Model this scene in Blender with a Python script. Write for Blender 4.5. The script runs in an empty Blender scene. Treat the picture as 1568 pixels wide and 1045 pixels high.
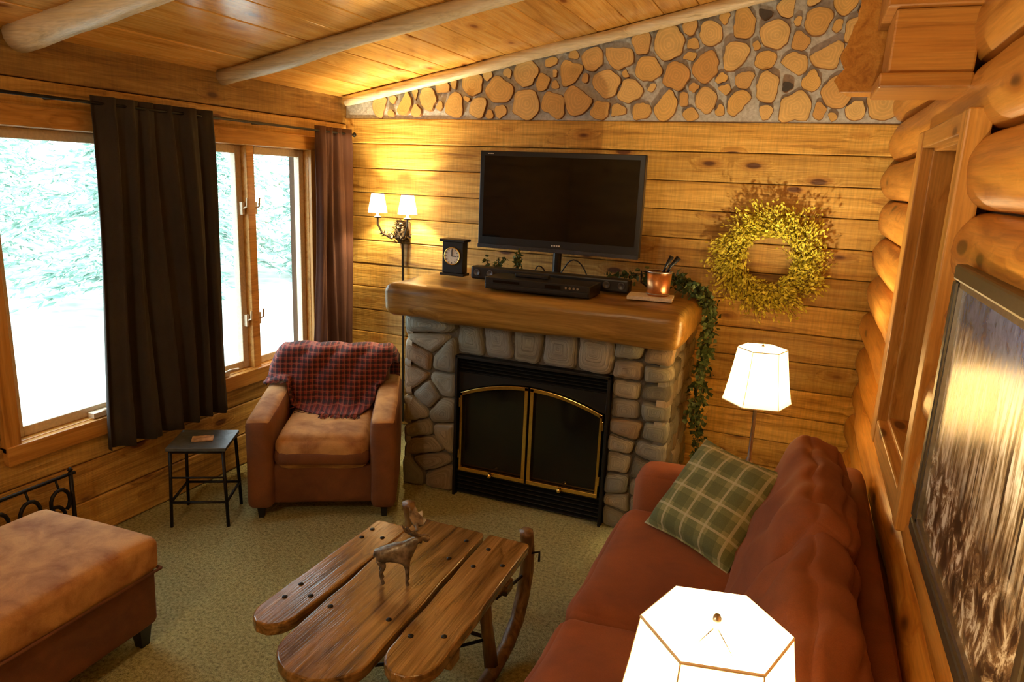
import bpy, bmesh, math, random
from mathutils import Vector, Matrix, noise
random.seed(7)
R = random.random
U = random.uniform
C = bpy.context.scene.collection
pi = math.pi

# ---------------------------------------------------------------- helpers
class MB:
    def __init__(s): s.v=[]; s.f=[]; s.c=[]; s.m=[]
    def add(s, vf, col=(0,0,0), mi=0, M=None):
        vs, fs = vf[0], vf[1]
        o=len(s.v)
        for i,p in enumerate(vs):
            p=Vector(p)
            if M is not None: p=M@p
            s.v.append(p)
            s.c.append(vf[2][i] if len(vf)>2 else col)
        for f in fs:
            s.f.append(tuple(o+i for i in f)); s.m.append(mi)
    def box(s,x0,x1,y0,y1,z0,z1,col=None,mi=0,M=None):
        if col is None: col=(R(),R(),R())
        vs=[(x0,y0,z0),(x1,y0,z0),(x1,y1,z0),(x0,y1,z0),(x0,y0,z1),(x1,y0,z1),(x1,y1,z1),(x0,y1,z1)]
        fs=[(0,3,2,1),(4,5,6,7),(0,1,5,4),(1,2,6,5),(2,3,7,6),(3,0,4,7)]
        s.add((vs,fs),col,mi,M)
    def build(s,name,mats,parent=None,smooth=False,bevel=0,seg=2,sub=0,loc=None,rotz=0,M=None,solid=0):
        me=bpy.data.meshes.new(name)
        me.from_pydata([tuple(p) for p in s.v],[],s.f)
        if not isinstance(mats,(list,tuple)): mats=[mats]
        for m in mats: me.materials.append(m)
        me.polygons.foreach_set('material_index',s.m)
        a=me.color_attributes.new('rnd','FLOAT_COLOR','POINT')
        flat=[]
        for c in s.c: flat+= [c[0],c[1],c[2],1.0]
        a.data.foreach_set('color',flat)
        if smooth: me.polygons.foreach_set('use_smooth',[True]*len(me.polygons))
        me.update()
        ob=bpy.data.objects.new(name,me); C.objects.link(ob)
        if parent: ob.parent=parent
        if M is not None: ob.matrix_local=M
        if loc is not None: ob.location=loc
        if rotz: ob.rotation_euler=(0,0,rotz)
        if solid:
            md=ob.modifiers.new('s','SOLIDIFY'); md.thickness=solid; md.offset=0
        if bevel:
            md=ob.modifiers.new('b','BEVEL'); md.width=bevel; md.segments=seg; md.limit_method='ANGLE'; md.angle_limit=math.radians(40)
        if sub:
            md=ob.modifiers.new('u','SUBSURF'); md.levels=sub; md.render_levels=sub
        return ob

def empty(name,loc=(0,0,0),rotz=0):
    e=bpy.data.objects.new(name,None); e.empty_display_size=.1; C.objects.link(e)
    e.location=loc; e.rotation_euler=(0,0,rotz); return e

def tube(pts,rad,seg=10,closed=False,cap=True):
    pts=[Vector(p) for p in pts]; n=len(pts)
    if not isinstance(rad,(list,tuple)): rad=[rad]*n
    vs=[];fs=[]
    up=None
    for i in range(n):
        if closed: t=pts[(i+1)%n]-pts[i-1]
        else: t=pts[min(i+1,n-1)]-pts[max(i-1,0)]
        if t.length<1e-9: t=Vector((0,0,1))
        t.normalize()
        if up is None:
            up=Vector((0,0,1)) if abs(t.z)<.9 else Vector((1,0,0))
        a=(up-t*up.dot(t))
        if a.length<1e-6: a=t.orthogonal()
        a.normalize(); b=t.cross(a); up=a
        for k in range(seg):
            th=2*pi*k/seg
            vs.append(pts[i]+(a*math.cos(th)+b*math.sin(th))*rad[i])
    m=n if closed else n-1
    for i in range(m):
        j=(i+1)%n
        for k in range(seg):
            k2=(k+1)%seg
            fs.append((i*seg+k,i*seg+k2,j*seg+k2,j*seg+k))
    if cap and not closed:
        fs.append(tuple(range(seg-1,-1,-1))); fs.append(tuple((n-1)*seg+k for k in range(seg)))
    return vs,fs

def lathe(prof,seg=24,c=(0,0,0),cap=True,ph=0):
    vs=[];fs=[]
    for r,z in prof:
        for k in range(seg):
            th=2*pi*k/seg+ph
            vs.append((c[0]+r*math.cos(th),c[1]+r*math.sin(th),c[2]+z))
    for i in range(len(prof)-1):
        for k in range(seg):
            k2=(k+1)%seg
            fs.append((i*seg+k,i*seg+k2,(i+1)*seg+k2,(i+1)*seg+k))
    if cap:
        fs.append(tuple(range(seg-1,-1,-1))); o=(len(prof)-1)*seg; fs.append(tuple(o+k for k in range(seg)))
    return vs,fs

def rbox(sx,sy,sz,r=.03,cuts=11,puff=(0,0,0),nz=0,nf=4,seed=0):
    h=Vector((sx/2,sy/2,sz/2)); r=min(r,h.x*.98,h.y*.98,h.z*.98)
    bm=bmesh.new(); bmesh.ops.create_cube(bm,size=2)
    bmesh.ops.subdivide_edges(bm,edges=bm.edges[:],cuts=cuts,use_grid_fill=True)
    vs=[]
    for v in bm.verts:
        t=v.co.copy()
        p=Vector([h[i]*math.sin(max(-1,min(1,t[i]))*pi/2) for i in range(3)])
        q=Vector([max(-(h[i]-r),min(h[i]-r,p[i])) for i in range(3)])
        d=p-q
        if d.length>1e-9: p=q+d.normalized()*r
        s=[math.cos(t[i]*pi/2) for i in range(3)]
        for i in range(3):
            if puff[i]:
                j,k=(i+1)%3,(i+2)%3
                p[i]+=math.copysign(1,t[i])*abs(t[i])*puff[i]*(s[j]**.7 if s[j]>0 else 0)*(s[k]**.7 if s[k]>0 else 0)
        if nz:
            p+=noise.noise_vector(p*nf+Vector((seed,seed*1.7,0)))*nz
        vs.append(p)
    fs=[[x.index for x in f.verts] for f in bm.faces]
    bm.free()
    return vs,fs

def part(name,vf,mat,parent=None,smooth=True,M=None,col=None,**k):
    mb=MB(); mb.add(vf,col or (R(),R(),R()),0,M)
    return mb.build(name,mat,parent,smooth,**k)

def T(x,y,z): return Matrix.Translation((x,y,z))
def leaf(mb,p,d,n,L,W,col,mi=0):
    d=d.normalized(); s=d.cross(n)
    if s.length<1e-5: s=d.orthogonal()
    s.normalize(); nn=s.cross(d)
    vs=[p,p+d*L*.45+s*W*.5+nn*W*.12,p+d*L,p+d*L*.45-s*W*.5+nn*W*.12]
    mb.add((vs,[(0,1,2,3)]),col,mi)
def rv():
    while True:
        v=Vector((U(-1,1),U(-1,1),U(-1,1)))
        if .05<v.length<1: return v.normalized()

# ---------------------------------------------------------------- materials
class NT:
    def __init__(s,name):
        s.mat=bpy.data.materials.new(name); s.mat.use_nodes=True
        s.t=s.mat.node_tree; s.b=s.t.nodes['Principled BSDF']; s.o=s.t.nodes['Material Output']
    def n(s,typ,**k):
        nd=s.t.nodes.new('ShaderNode'+typ)
        for a,b in k.items(): setattr(nd,a,b)
        return nd
    def l(s,a,b): s.t.links.new(a,b)
    def ramp(s,fac,stops,interp='LINEAR'):
        r=s.n('ValToRGB'); r.color_ramp.interpolation=interp
        e=r.color_ramp.elements
        while len(e)<len(stops): e.new(.5)
        for i,(p,c) in enumerate(stops):
            e[i].position=p; e[i].color=(c[0],c[1],c[2],1) if hasattr(c,'__len__') else (c,c,c,1)
        s.l(fac,r.inputs[0]); return r.outputs[0]
    def mix(s,fac,a,b,mode='MIX'):
        m=s.n('MixRGB',blend_type=mode)
        for sock,val in ((m.inputs[0],fac),(m.inputs[1],a),(m.inputs[2],b)):
            if hasattr(val,'is_output'): s.l(val,sock)
            elif hasattr(val,'__len__'): sock.default_value=(*val[:3],1)
            else:
                sock.default_value= val if sock.type=='VALUE' else (val,val,val,1)
        return m.outputs[0]
    def math(s,op,a,b=0,c=0):
        m=s.n('Math',operation=op)
        for i,val in enumerate((a,b,c)):
            if hasattr(val,'is_output'): s.l(val,m.inputs[i])
            else: m.inputs[i].default_value=val
        return m.outputs[0]
    def coord(s,scale=(1,1,1),rnd=0,out='Object',vec=None):
        if vec is None:
            tc=s.n('TexCoord'); vec=tc.outputs[out]
        if rnd:
            at=s.n('Attribute',attribute_name='rnd')
            m=s.n('VectorMath',operation='MULTIPLY_ADD'); m.inputs[1].default_value=(rnd,)*3
            s.l(at.outputs['Vector'],m.inputs[0]); s.l(vec,m.inputs[2]); vec=m.outputs[0]
        mp=s.n('Mapping'); mp.inputs['Scale'].default_value=scale
        s.l(vec,mp.inputs[0]); return mp.outputs[0]
    def noise(s,vec,scale=5,detail=4,rough=.5,dist=0):
        n=s.n('TexNoise'); n.inputs['Scale'].default_value=scale; n.inputs['Detail'].default_value=detail
        n.inputs['Roughness'].default_value=rough; n.inputs['Distortion'].default_value=dist
        s.l(vec,n.inputs['Vector']); return n.outputs[0]
    def bump(s,h,strength=.3,dist=.01):
        b=s.n('Bump'); b.inputs['Strength'].default_value=strength; b.inputs['Distance'].default_value=dist
        s.l(h,b.inputs['Height']); s.l(b.outputs[0],s.b.inputs['Normal'])
    def set(s,**k):
        for a,v in k.items():
            s.b.inputs[a.replace('_',' ')].default_value=v
        return s

def plain(name,col,rough=.5,metal=0,bumpy=0,bscale=80,var=0,**k):
    m=NT(name); m.set(Roughness=rough,Metallic=metal); 
    c=m.coord()
    nz=m.noise(c,bscale,3)
    v=var or .12
    cc=m.ramp(nz,[(.3,[x*(1-v) for x in col]),(.7,[min(1,x*(1+v)) for x in col])])
    m.l(cc,m.b.inputs['Base Color'])
    if bumpy: m.bump(nz,bumpy,.004)
    for a,b in k.items(): m.b.inputs[a.replace('_',' ')].default_value=b
    return m.mat

def wood(name,dark,mid,light,axis='X',rough=.42,knots=.5,bump=.35,var=.35,kd=(.10,.03,.008),gs=1.0,vs=(2.6,7.0),saw=0):
    m=NT(name)
    ax='XYZ'.index(axis)
    def sc(a,b): 
        v=[b]*3; v[ax]=a; return tuple(v)
    base=m.coord((1,1,1),rnd=9)
    vor=m.n('TexVoronoi'); vor.inputs['Scale'].default_value=1.0
    vor.inputs['Randomness'].default_value=1.0
    m.l(m.coord(sc(*vs),vec=base),vor.inputs['Vector'])
    d=vor.outputs['Distance']
    swirl=m.ramp(d,[(0,1),(.35,0)])
    sv=m.n('VectorMath',operation='MULTIPLY_ADD'); sv.inputs[1].default_value=(.7,.7,.7)
    m.l(swirl,sv.inputs[0]); m.l(m.coord(sc(.9*gs,15*gs),vec=base),sv.inputs[2])
    g=m.noise(sv.outputs[0],1.6,5,.62,1.0)
    col=m.ramp(g,[(.30,dark),(.47,mid),(.66,light)])
    fine=m.noise(m.coord(sc(5,170),vec=base),1.0,2,.6)
    col=m.mix(.35,col,m.ramp(fine,[(.3,.45),(.6,1)]),'MULTIPLY')
    if saw:   # saw marks across the grain
        sm=m.noise(m.coord(sc(70,5),vec=base),1.0,3,.7)
        col=m.mix(saw,col,m.ramp(sm,[(.35,.6),(.6,1)]),'MULTIPLY')
    if knots:
        sep=m.n('SeparateColor'); m.l(vor.outputs['Color'],sep.inputs[0])
        on=m.math('LESS_THAN',sep.outputs[0],knots)
        k=m.math('MULTIPLY',m.ramp(d,[(0,.95),(.10,.95),(.15,0)]),on)
        halo=m.math('MULTIPLY',m.ramp(d,[(.12,.75),(.30,0)]),on)
        col=m.mix(halo,col,[mid[0]*.62,mid[1]*.48,mid[2]*.4])
        col=m.mix(k,col,kd)
    at=m.n('Attribute',attribute_name='rnd'); sp=m.n('SeparateColor'); m.l(at.outputs['Color'],sp.inputs[0])
    val=m.math('MULTIPLY_ADD',sp.outputs[1],var,1-var/2)
    col=m.mix(1.0,col,val,'MULTIPLY')
    m.l(col,m.b.inputs['Base Color']); m.set(Roughness=rough)
    m.bump(m.mix(.5,g,fine),bump,.006)
    return m.mat

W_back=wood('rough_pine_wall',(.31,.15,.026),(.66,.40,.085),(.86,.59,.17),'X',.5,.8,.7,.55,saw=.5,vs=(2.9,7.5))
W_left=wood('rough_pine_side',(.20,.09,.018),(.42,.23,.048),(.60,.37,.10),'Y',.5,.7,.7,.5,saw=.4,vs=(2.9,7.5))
W_logs=wood('peeled_log_orange',(.42,.15,.024),(.64,.28,.046),(.76,.38,.08),'Y',.33,.5,.15,.3)
W_ceil=wood('pine_ceiling',(.58,.28,.055),(.80,.43,.095),(.88,.54,.155),'Y',.17,.8,.10,.32,kd=(.25,.07,.012))
W_pole=wood('pale_peeled_pole',(.62,.52,.32),(.88,.79,.57),(.94,.88,.72),'X',.35,.2,.5,.2)
W_trimY=wood('trim_wood_y',(.36,.15,.026),(.56,.27,.055),(.66,.35,.09),'Y',.35,.3,.15,.2)
W_trimZ=wood('trim_wood_z',(.36,.15,.026),(.56,.27,.055),(.66,.35,.09),'Z',.35,.3,.15,.2)
W_trimX=wood('trim_wood_x',(.30,.115,.020),(.50,.215,.040),(.58,.28,.06),'X',.35,.3,.15,.2)
W_mant=wood('mantel_log',(.14,.068,.012),(.32,.175,.034),(.52,.31,.075),'X',.3,.55,.3,.2,gs=.7,kd=(.06,.022,.006))
W_table=wood('antique_plank',(.05,.022,.007),(.20,.105,.028),(.35,.20,.065),'Y',.2,.3,.3,.4,kd=(.02,.008,.003))
W_leg=wood('antique_leg',(.06,.027,.009),(.20,.10,.03),(.32,.18,.06),'Z',.4,.2,.3,.3)
M_iron=plain('black_iron',(.015,.014,.013),.5,.6,.3)
M_black=plain('black_plastic',(.010,.010,.011),.35)
M_seam=plain('dark_seam',(.06,.028,.010),.9)
M_mortar=plain('mortar',(.58,.61,.65),.95,0,.8,60,.2)
M_mortar2=plain('grey_mortar',(.13,.12,.10),.95,0,.8,60,.3)
M_brass=plain('polished_brass',(.80,.56,.16),.22,1.0)
M_chrome=plain('brushed_nickel',(.45,.42,.38),.3,1.0)
M_copper=plain('copper',(.60,.28,.11),.36,1.0)
M_pewter=plain('pewter',(.38,.36,.34),.38,1.0)
M_sash=plain('almond_sash',(.62,.50,.34),.45)
M_white=plain('white_paper',(.72,.68,.58),.7)
M_pipe=plain('shade_piping_tan',(.80,.70,.48),.7)
M_slate=plain('slate_top',(.07,.075,.075),.35,0,.3,30,.3)
M_bronze=plain('bronze_patina',(.20,.17,.13),.42,.6,.6,50,.6)
M_pineb=plain('cast_bronze',(.09,.065,.04),.5,.6,.3)
M_screen=plain('screen_glass',(.004,.004,.005),.06)
M_ins=plain('insert_black_metal',(.010,.010,.010),.45,.3)
M_firegl=plain('fire_glass',(.006,.006,.006),.10)
M_bark=plain('tree_bark',(.16,.12,.10),.9,0,.5,20,.4)

def fabric(name,a,b,sheen=.5,scale=3,fine=350,stint=None):
    m=NT(name); c=m.coord()
    n1=m.noise(c,scale,4,.6,.4); n2=m.noise(c,fine,1)
    col=m.ramp(n1,[(.32,a),(.62,b)])
    m.l(m.mix(.3,col,m.ramp(n2,[(.3,.5),(.7,1)]),'MULTIPLY'),m.b.inputs['Base Color'])
    m.set(Roughness=.85); m.b.inputs['Sheen Weight'].default_value=sheen
    m.b.inputs['Sheen Tint'].default_value=(*(stint or b),1)
    m.bump(n2,.25,.002); return m.mat
F_sofa=fabric('rust_chenille',(.16,.042,.012),(.27,.076,.019),.25)
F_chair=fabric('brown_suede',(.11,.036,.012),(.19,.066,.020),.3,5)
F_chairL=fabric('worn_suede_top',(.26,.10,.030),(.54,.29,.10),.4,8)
F_curt=fabric('curtain_brown',(.022,.016,.012),(.036,.026,.018),.10)
F_curt2=fabric('curtain_brown_red',(.050,.016,.009),(.080,.028,.014),.10)

def plaid(name,base,dk,lt,k,swap=(0,1),w1=.5,wl=.10,sl=.7,sd=.55):
    m=NT(name); c=m.coord(); sp=m.n('SeparateXYZ'); m.l(c,sp.inputs[0])
    def band(o,k,thr,ph=0):
        f=m.math('FRACT',m.math('MULTIPLY_ADD',o,k,ph+50)); return m.math('LESS_THAN',f,thr)
    x=sp.outputs[swap[0]]; y=sp.outputs[swap[1]]
    col=m.mix(0,base,base)
    col=m.mix(m.math('MULTIPLY',band(x,k,w1),sd),col,dk)
    col=m.mix(m.math('MULTIPLY',band(y,k,w1),sd),col,dk)
    col=m.mix(m.math('MULTIPLY',band(x,k,wl,.25),sl),col,lt)
    col=m.mix(m.math('MULTIPLY',band(y,k,wl,.25),sl),col,lt)
    n2=m.noise(c,400,1)
    m.l(m.mix(.4,col,m.ramp(n2,[(.3,.5),(.7,1)]),'MULTIPLY'),m.b.inputs['Base Color'])
    m.set(Roughness=.9); m.bump(n2,.4,.003); return m.mat
F_pillow=plaid('green_plaid',(.27,.27,.10),(.09,.11,.035),(.52,.46,.27),11)
F_throw=plaid('red_throw',(.24,.028,.020),(.012,.009,.012),(.34,.12,.07),34,(0,2),.42,.13,.6,.7)

def carpet():
    m=NT('carpet_olive'); c=m.coord()
    n=m.noise(c,70,3,.75); n2=m.noise(c,260,1); n3=m.noise(c,1.8,2)
    col=m.ramp(n,[(.3,(.18,.165,.060)),(.5,(.44,.41,.165)),(.7,(.62,.59,.27))])
    col=m.mix(.5,col,m.ramp(n3,[(.3,.7),(.7,1)]),'MULTIPLY')
    m.l(col,m.b.inputs['Base Color']); m.set(Roughness=.95); m.bump(m.mix(.4,n,n2),.9,.03); return m.mat
M_carpet=carpet()

def stone():
    m=NT('field_stone'); at=m.n('Attribute',attribute_name='rnd'); sp=m.n('SeparateColor'); m.l(at.outputs['Color'],sp.inputs[0])
    col=m.ramp(sp.outputs[1],[(0,(.24,.22,.15)),(.18,(.56,.50,.35)),(.34,(.34,.36,.29)),(.5,(.64,.58,.43)),(.66,(.44,.30,.16)),(.82,(.50,.47,.38)),(1,(.22,.23,.20))])
    c=m.coord(rnd=3); n=m.noise(c,8,6,.65,.3)
    m.l(m.mix(.85,col,m.ramp(n,[(.32,.38),(.62,1.0)]),'MULTIPLY'),m.b.inputs['Base Color'])
    m.set(Roughness=.6); m.bump(n,.8,.025); return m.mat
M_stone=stone()
def logend():
    m=NT('log_ends'); at=m.n('Attribute',attribute_name='rnd'); sp=m.n('SeparateColor'); m.l(at.outputs['Color'],sp.inputs[0])
    c=m.coord(); n=m.noise(c,14,3,.6)
    r=m.math('MULTIPLY_ADD',sp.outputs[0],30,m.math('MULTIPLY',n,8))
    ring=m.math('SINE',r)
    base=m.ramp(sp.outputs[1],[(0,(.90,.62,.22)),(.35,(.80,.54,.20)),(.6,(.94,.72,.33)),(.93,(.74,.45,.16)),(.965,(.14,.11,.09)),(1,(.07,.065,.065))])
    col=m.mix(.22,base,m.ramp(ring,[(0,.40),(1,1)]),'MULTIPLY')
    col=m.mix(.35,col,m.ramp(n,[(.3,.6),(.6,1)]),'MULTIPLY')
    edge=m.ramp(sp.outputs[0],[(.93,0),(.985,1)])
    col=m.mix(edge,col,(.28,.14,.055))
    m.l(col,m.b.inputs['Base Color']); m.set(Roughness=.6); m.bump(n,.4,.01); return m.mat
M_logend=logend()
def leafmat(name,a,b):
    m=NT(name); at=m.n('Attribute',attribute_name='rnd'); sp=m.n('SeparateColor'); m.l(at.outputs['Color'],sp.inputs[0])
    m.l(m.ramp(sp.outputs[0],[(0,a),(1,b)]),m.b.inputs['Base Color']); m.set(Roughness=.6); return m.mat
M_ivy=leafmat('ivy_leaves',(.03,.06,.015),(.10,.15,.04))
M_wreath=leafmat('wreath_leaves',(.60,.52,.03),(.95,.92,.14))
M_twig=plain('twigs',(.20,.12,.05),.8)
M_fir=leafmat('fir_needles',(.16,.30,.24),(.44,.58,.50))
M_ground=plain('outdoor_ground',(.34,.35,.31),.95,0,.5,3,.4)

def shade_mat(name,col,em):
    m=NT(name); t=m.n('BsdfTranslucent'); t.inputs[0].default_value=(*col,1)
    d=m.n('BsdfDiffuse'); d.inputs[0].default_value=(.85,.78,.62,1)
    e=m.n('Emission'); e.inputs[0].default_value=(1,.88,.66,1); e.inputs[1].default_value=em
    mx=m.n('MixShader'); mx.inputs[0].default_value=.4
    m.l(t.outputs[0],mx.inputs[1]); m.l(d.outputs[0],mx.inputs[2])
    ad=m.n('AddShader'); m.l(mx.outputs[0],ad.inputs[0]); m.l(e.outputs[0],ad.inputs[1])
    m.l(ad.outputs[0],m.o.inputs[0]); return m.mat
M_shade=shade_mat('linen_shade',(.95,.85,.62),.5)
M_shadeS=shade_mat('sconce_shade',(.95,.88,.7),4.0)
def glow(name,col,s):
    m=NT(name); e=m.n('Emission'); e.inputs[0].default_value=(*col,1); e.inputs[1].default_value=s
    m.l(e.outputs[0],m.o.inputs[0]); return m.mat
M_bulb=glow('bulb',(1,.85,.6),12)
def glass():
    m=NT('window_glass'); t=m.n('BsdfTransparent'); g=m.n('BsdfGlossy'); g.inputs['Roughness'].default_value=.02
    mx=m.n('MixShader'); mx.inputs[0].default_value=.05
    m.l(t.outputs[0],mx.inputs[1]); m.l(g.outputs[0],mx.inputs[2]); m.l(mx.outputs[0],m.o.inputs[0]); return m.mat
M_glass=glass()

# ---------------------------------------------------------------- room constants
XL,XR,YB,YN=-2.953,.366,4.2,-1.5
def zc(x): return 2.82+.2*x

# floor
mb=MB(); mb.box(XL-.15,XR+.25,YN-.15,YB+.15,-.12,0); mb.build('floor',M_carpet)

# back wall
wb=empty('wall_back')
mb=MB()
rows=13; rh=2.10/rows
for i in range(rows):
    mb.box(XL-.1,XR+.2,YB+U(0,.012),YB+.06,i*rh+.0018,(i+1)*rh-.0018)
mb.build('wall_back_boards',W_back,wb,bevel=.006)
mb=MB(); mb.box(XL-.12,XR+.3,YB+.03,YB+.14,-.05,2.12)
mb.build('wall_back_core',M_seam,wb)
# cordwood gable
mb=MB(); x0,x1=XL-.1,XR+.25
vs=[(x0,YB+.01,2.10),(x1,YB+.01,2.10),(x1,YB+.01,zc(x1)+.1),(x0,YB+.01,zc(x0)+.1)]
vs+= [(x,YB+.14,z) for x,y,z in vs]
mb.add((vs,[(0,1,2,3),(7,6,5,4),(0,4,5,1),(1,5,6,2),(2,6,7,3),(3,7,4,0)]))
mb.build('gable_mortar',M_mortar,wb)

def radial(seeds,planes,gap,nang=22,smooth=2,maxf=1.7):
    out=[]
    for i,(sx,sy,sr) in enumerate(seeds):
        rr=[]
        for k in range(nang):
            th=2*pi*k/nang; dx,dy=math.cos(th),math.sin(th); r=sr*maxf
            for j,(ox,oy,orr) in enumerate(seeds):
                if i==j: continue
                vx,vy=ox-sx,oy-sy; dd=math.hypot(vx,vy)
                if dd>.6: continue
                c=(dx*vx+dy*vy)/dd
                if c>.05: r=min(r,(dd*sr/(sr+orr)-gap/2)/c)
            for (nx,ny,pd) in planes:
                c=dx*nx+dy*ny
                if c>.05: r=min(r,(pd-(nx*sx+ny*sy))/c)
            rr.append(max(r,.008))
        for _ in range(smooth):
            rr=[.5*rr[k]+.25*rr[k-1]+.25*rr[(k+1)%nang] for k in range(nang)]
        out.append((sx,sy,rr))
    return out
def blob(mb,sx,sy,rr,place,prof,wob=.05,rn=None,tl=20):
    nang=len(rr); vs=[];cs=[];fs=[]
    g=R() if rn is None else rn; b=R(); ph=U(0,50)
    tilt=(U(-.1,.1),U(-.1,.1))
    for (fr,h) in prof:
        for k in range(nang):
            th=2*pi*k/nang
            w=1+wob*noise.noise(Vector((math.cos(th)*1.5+ph,math.sin(th)*1.5,ph)))
            r=rr[k]*fr*w
            u,v=r*math.cos(th),r*math.sin(th)
            vs.append(place(sx+u,sy+v,h*(1+u*tilt[0]*tl+v*tilt[1]*tl)))
            cs.append((fr*.999,g,b))
    for i in range(len(prof)-1):
        for k in range(nang):
            k2=(k+1)%nang
            fs.append((i*nang+k,i*nang+k2,(i+1)*nang+k2,(i+1)*nang+k))
    vs.append(place(sx,sy,prof[-1][1])); cs.append((0,g,b)); c=len(vs)-1; o=(len(prof)-1)*nang
    for k in range(nang): fs.append((o+k,o+(k+1)%nang,c))
    mb.add((vs,fs,cs))
rnd_state=random.getstate(); random.seed(33)
seeds=[]
for tgt,tries in ((.074,500),(.062,1600),(.050,3000),(.038,5000),(.027,5000)):
    for _ in range(tries):
        x=U(XL+.25,XR-.02); z=U(2.10,2.9); r=tgt*U(.9,1.1)
        if z<2.11+r*.85 or z>zc(x)-.055-r*.85: continue
        if all(math.hypot(x-a,z-b)>(r+c)*.98 for a,b,c in seeds): seeds.append((x,z,r))
nn=math.hypot(.2,1)
cells=radial(seeds,[(0,-1,-2.106),(1,0,XR+.02),(-1,0,-(XL+.1)),(-.2/nn,1/nn,(2.82-.04)/nn)],.017,28,3,1.25)
mb=MB()
for (x,z,rr) in cells:
    d=U(.012,.032); dd=d*.99; m_=len(rr); av=sum(rr)/m_
    q=R(); g=R()
    if av>.045: g*=.92
    if q<.26:       # split rounds
        a=U(0,2*pi); cut=U(.3,.6)
        rr=[min(r,cut*av/math.cos(2*pi*k/m_-a)) if math.cos(2*pi*k/m_-a)>.05 else r for k,r in enumerate(rr)]
    elif q<.38:      # flattened
        a=U(0,pi); rr=[r*(1-.28*math.cos(2*pi*k/m_-a)**2) for k,r in enumerate(rr)]
    blob(mb,x,z,[r*U(.97,1.01) for r in rr],lambda u,v,h:(u,YB+.01-h,v),[(1,-.01),(1,dd*.8),(.98,d),(.75,d),(.5,d),(.25,d)],.22,g,tl=8)
mb.build('cordwood_log_ends',M_logend,wb)
random.setstate(rnd_state)

# generic row wall along Y with openings
def segs(y0,y1,z0,z1,ops):
    s=[(y0,y1)]
    for (a,b,c,d) in ops:
        if z1<=c+.01 or z0>=d-.01: continue
        n=[]
        for (p,q) in s:
            if b<=p or a>=q: n.append((p,q)); continue
            if a>p: n.append((p,a))
            if b<q: n.append((b,q))
        s=n
    return s
# left wall
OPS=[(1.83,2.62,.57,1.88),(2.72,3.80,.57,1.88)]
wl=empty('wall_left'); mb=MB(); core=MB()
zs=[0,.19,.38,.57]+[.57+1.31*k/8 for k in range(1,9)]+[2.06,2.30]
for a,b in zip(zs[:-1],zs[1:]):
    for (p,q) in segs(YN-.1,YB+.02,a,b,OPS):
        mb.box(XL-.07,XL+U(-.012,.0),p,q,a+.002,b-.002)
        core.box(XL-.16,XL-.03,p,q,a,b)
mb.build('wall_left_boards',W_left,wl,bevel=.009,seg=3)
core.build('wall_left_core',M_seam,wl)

# windows on left wall
def window_left(name,y0,y1,divs,latches):
    e=empty(name); z0,z1=.57,1.88
    t=.055
    cz=MB(); cz.box(XL-.02,XL+.022,y0-t,y0+.01,z0-.02,z1+.02)
    cz.box(XL-.02,XL+.022,y1-.01,y1+t,z0-.02,z1+.02)
    cz.build('casing_sides',W_trimZ,e,bevel=.004)
    cz=MB(); cz.box(XL-.02,XL+.026,y0-t,y1+t,z1-.01,z1+.075)
    cz.box(XL-.02,XL+.030,y0-t,y1+t,z0-.075,z0+.008)
    cz.box(XL-.10,XL+.0,y0,y1,z0-.01,z0+.012); cz.box(XL-.10,XL+.0,y0,y1,z1-.012,z1+.01)
    for d in divs[1:-1]: cz.box(XL-.10,XL+.005,d-.03,d+.03,z0,z1)
    cz.box(XL-.10,XL,y0-.004,y0+.014,z0,z1); cz.box(XL-.10,XL,y1-.014,y1+.004,z0,z1)
    cz.build('casing_rails',W_trimY,e,bevel=.004)
    sb=MB(); gb=MB(); hb=MB(); s=.045
    for i in range(len(divs)-1):
        a=divs[i]+(.014 if i==0 else .03); b=divs[i+1]-(.014 if i==len(divs)-2 else .03)
        xx0,xx1=XL-.075,XL-.035
        sb.box(xx0,xx1,a,a+s,z0+.012,z1-.012); sb.box(xx0,xx1,b-s,b,z0+.012,z1-.012)
        sb.box(xx0,xx1,a+s,b-s,z0+.012,z0+.012+s); sb.box(xx0,xx1,a+s,b-s,z1-.012-s,z1-.012)
        gb.box(XL-.058,XL-.052,a+s-.004,b-s+.004,z0+.05,z1-.05)
        m=(a+b)/2
        hb.box(XL-.03,XL+.012,m-.045,m+.045,z0+.012,z0+.035)
        hb.add(tube([(XL-.0,m,z0+.03),(XL+.03,m+.03,z0+.05),(XL+.035,m+.09,z0+.045)],.006,8))
        ly=b-.02 if i==0 else a+.02
        for lz in (z0+.30,z0+.95):
            hb.box(XL-.035,XL-.012,ly-.01,ly+.01,lz-.035,lz+.035)
            hb.add(tube([(XL-.015,ly,lz),(XL+.012,ly,lz+.01),(XL+.016,ly,lz+.06)],.005,8))
    sb.build('sashes',M_sash,e,bevel=.004); gb.build('panes',M_glass,e); hb.build('latches',M_sash,e,smooth=False)
window_left('window_1',1.83,2.62,[1.83,2.62],1)
window_left('window_2',2.72,3.80,[2.72,3.27,3.80],1)

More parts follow.
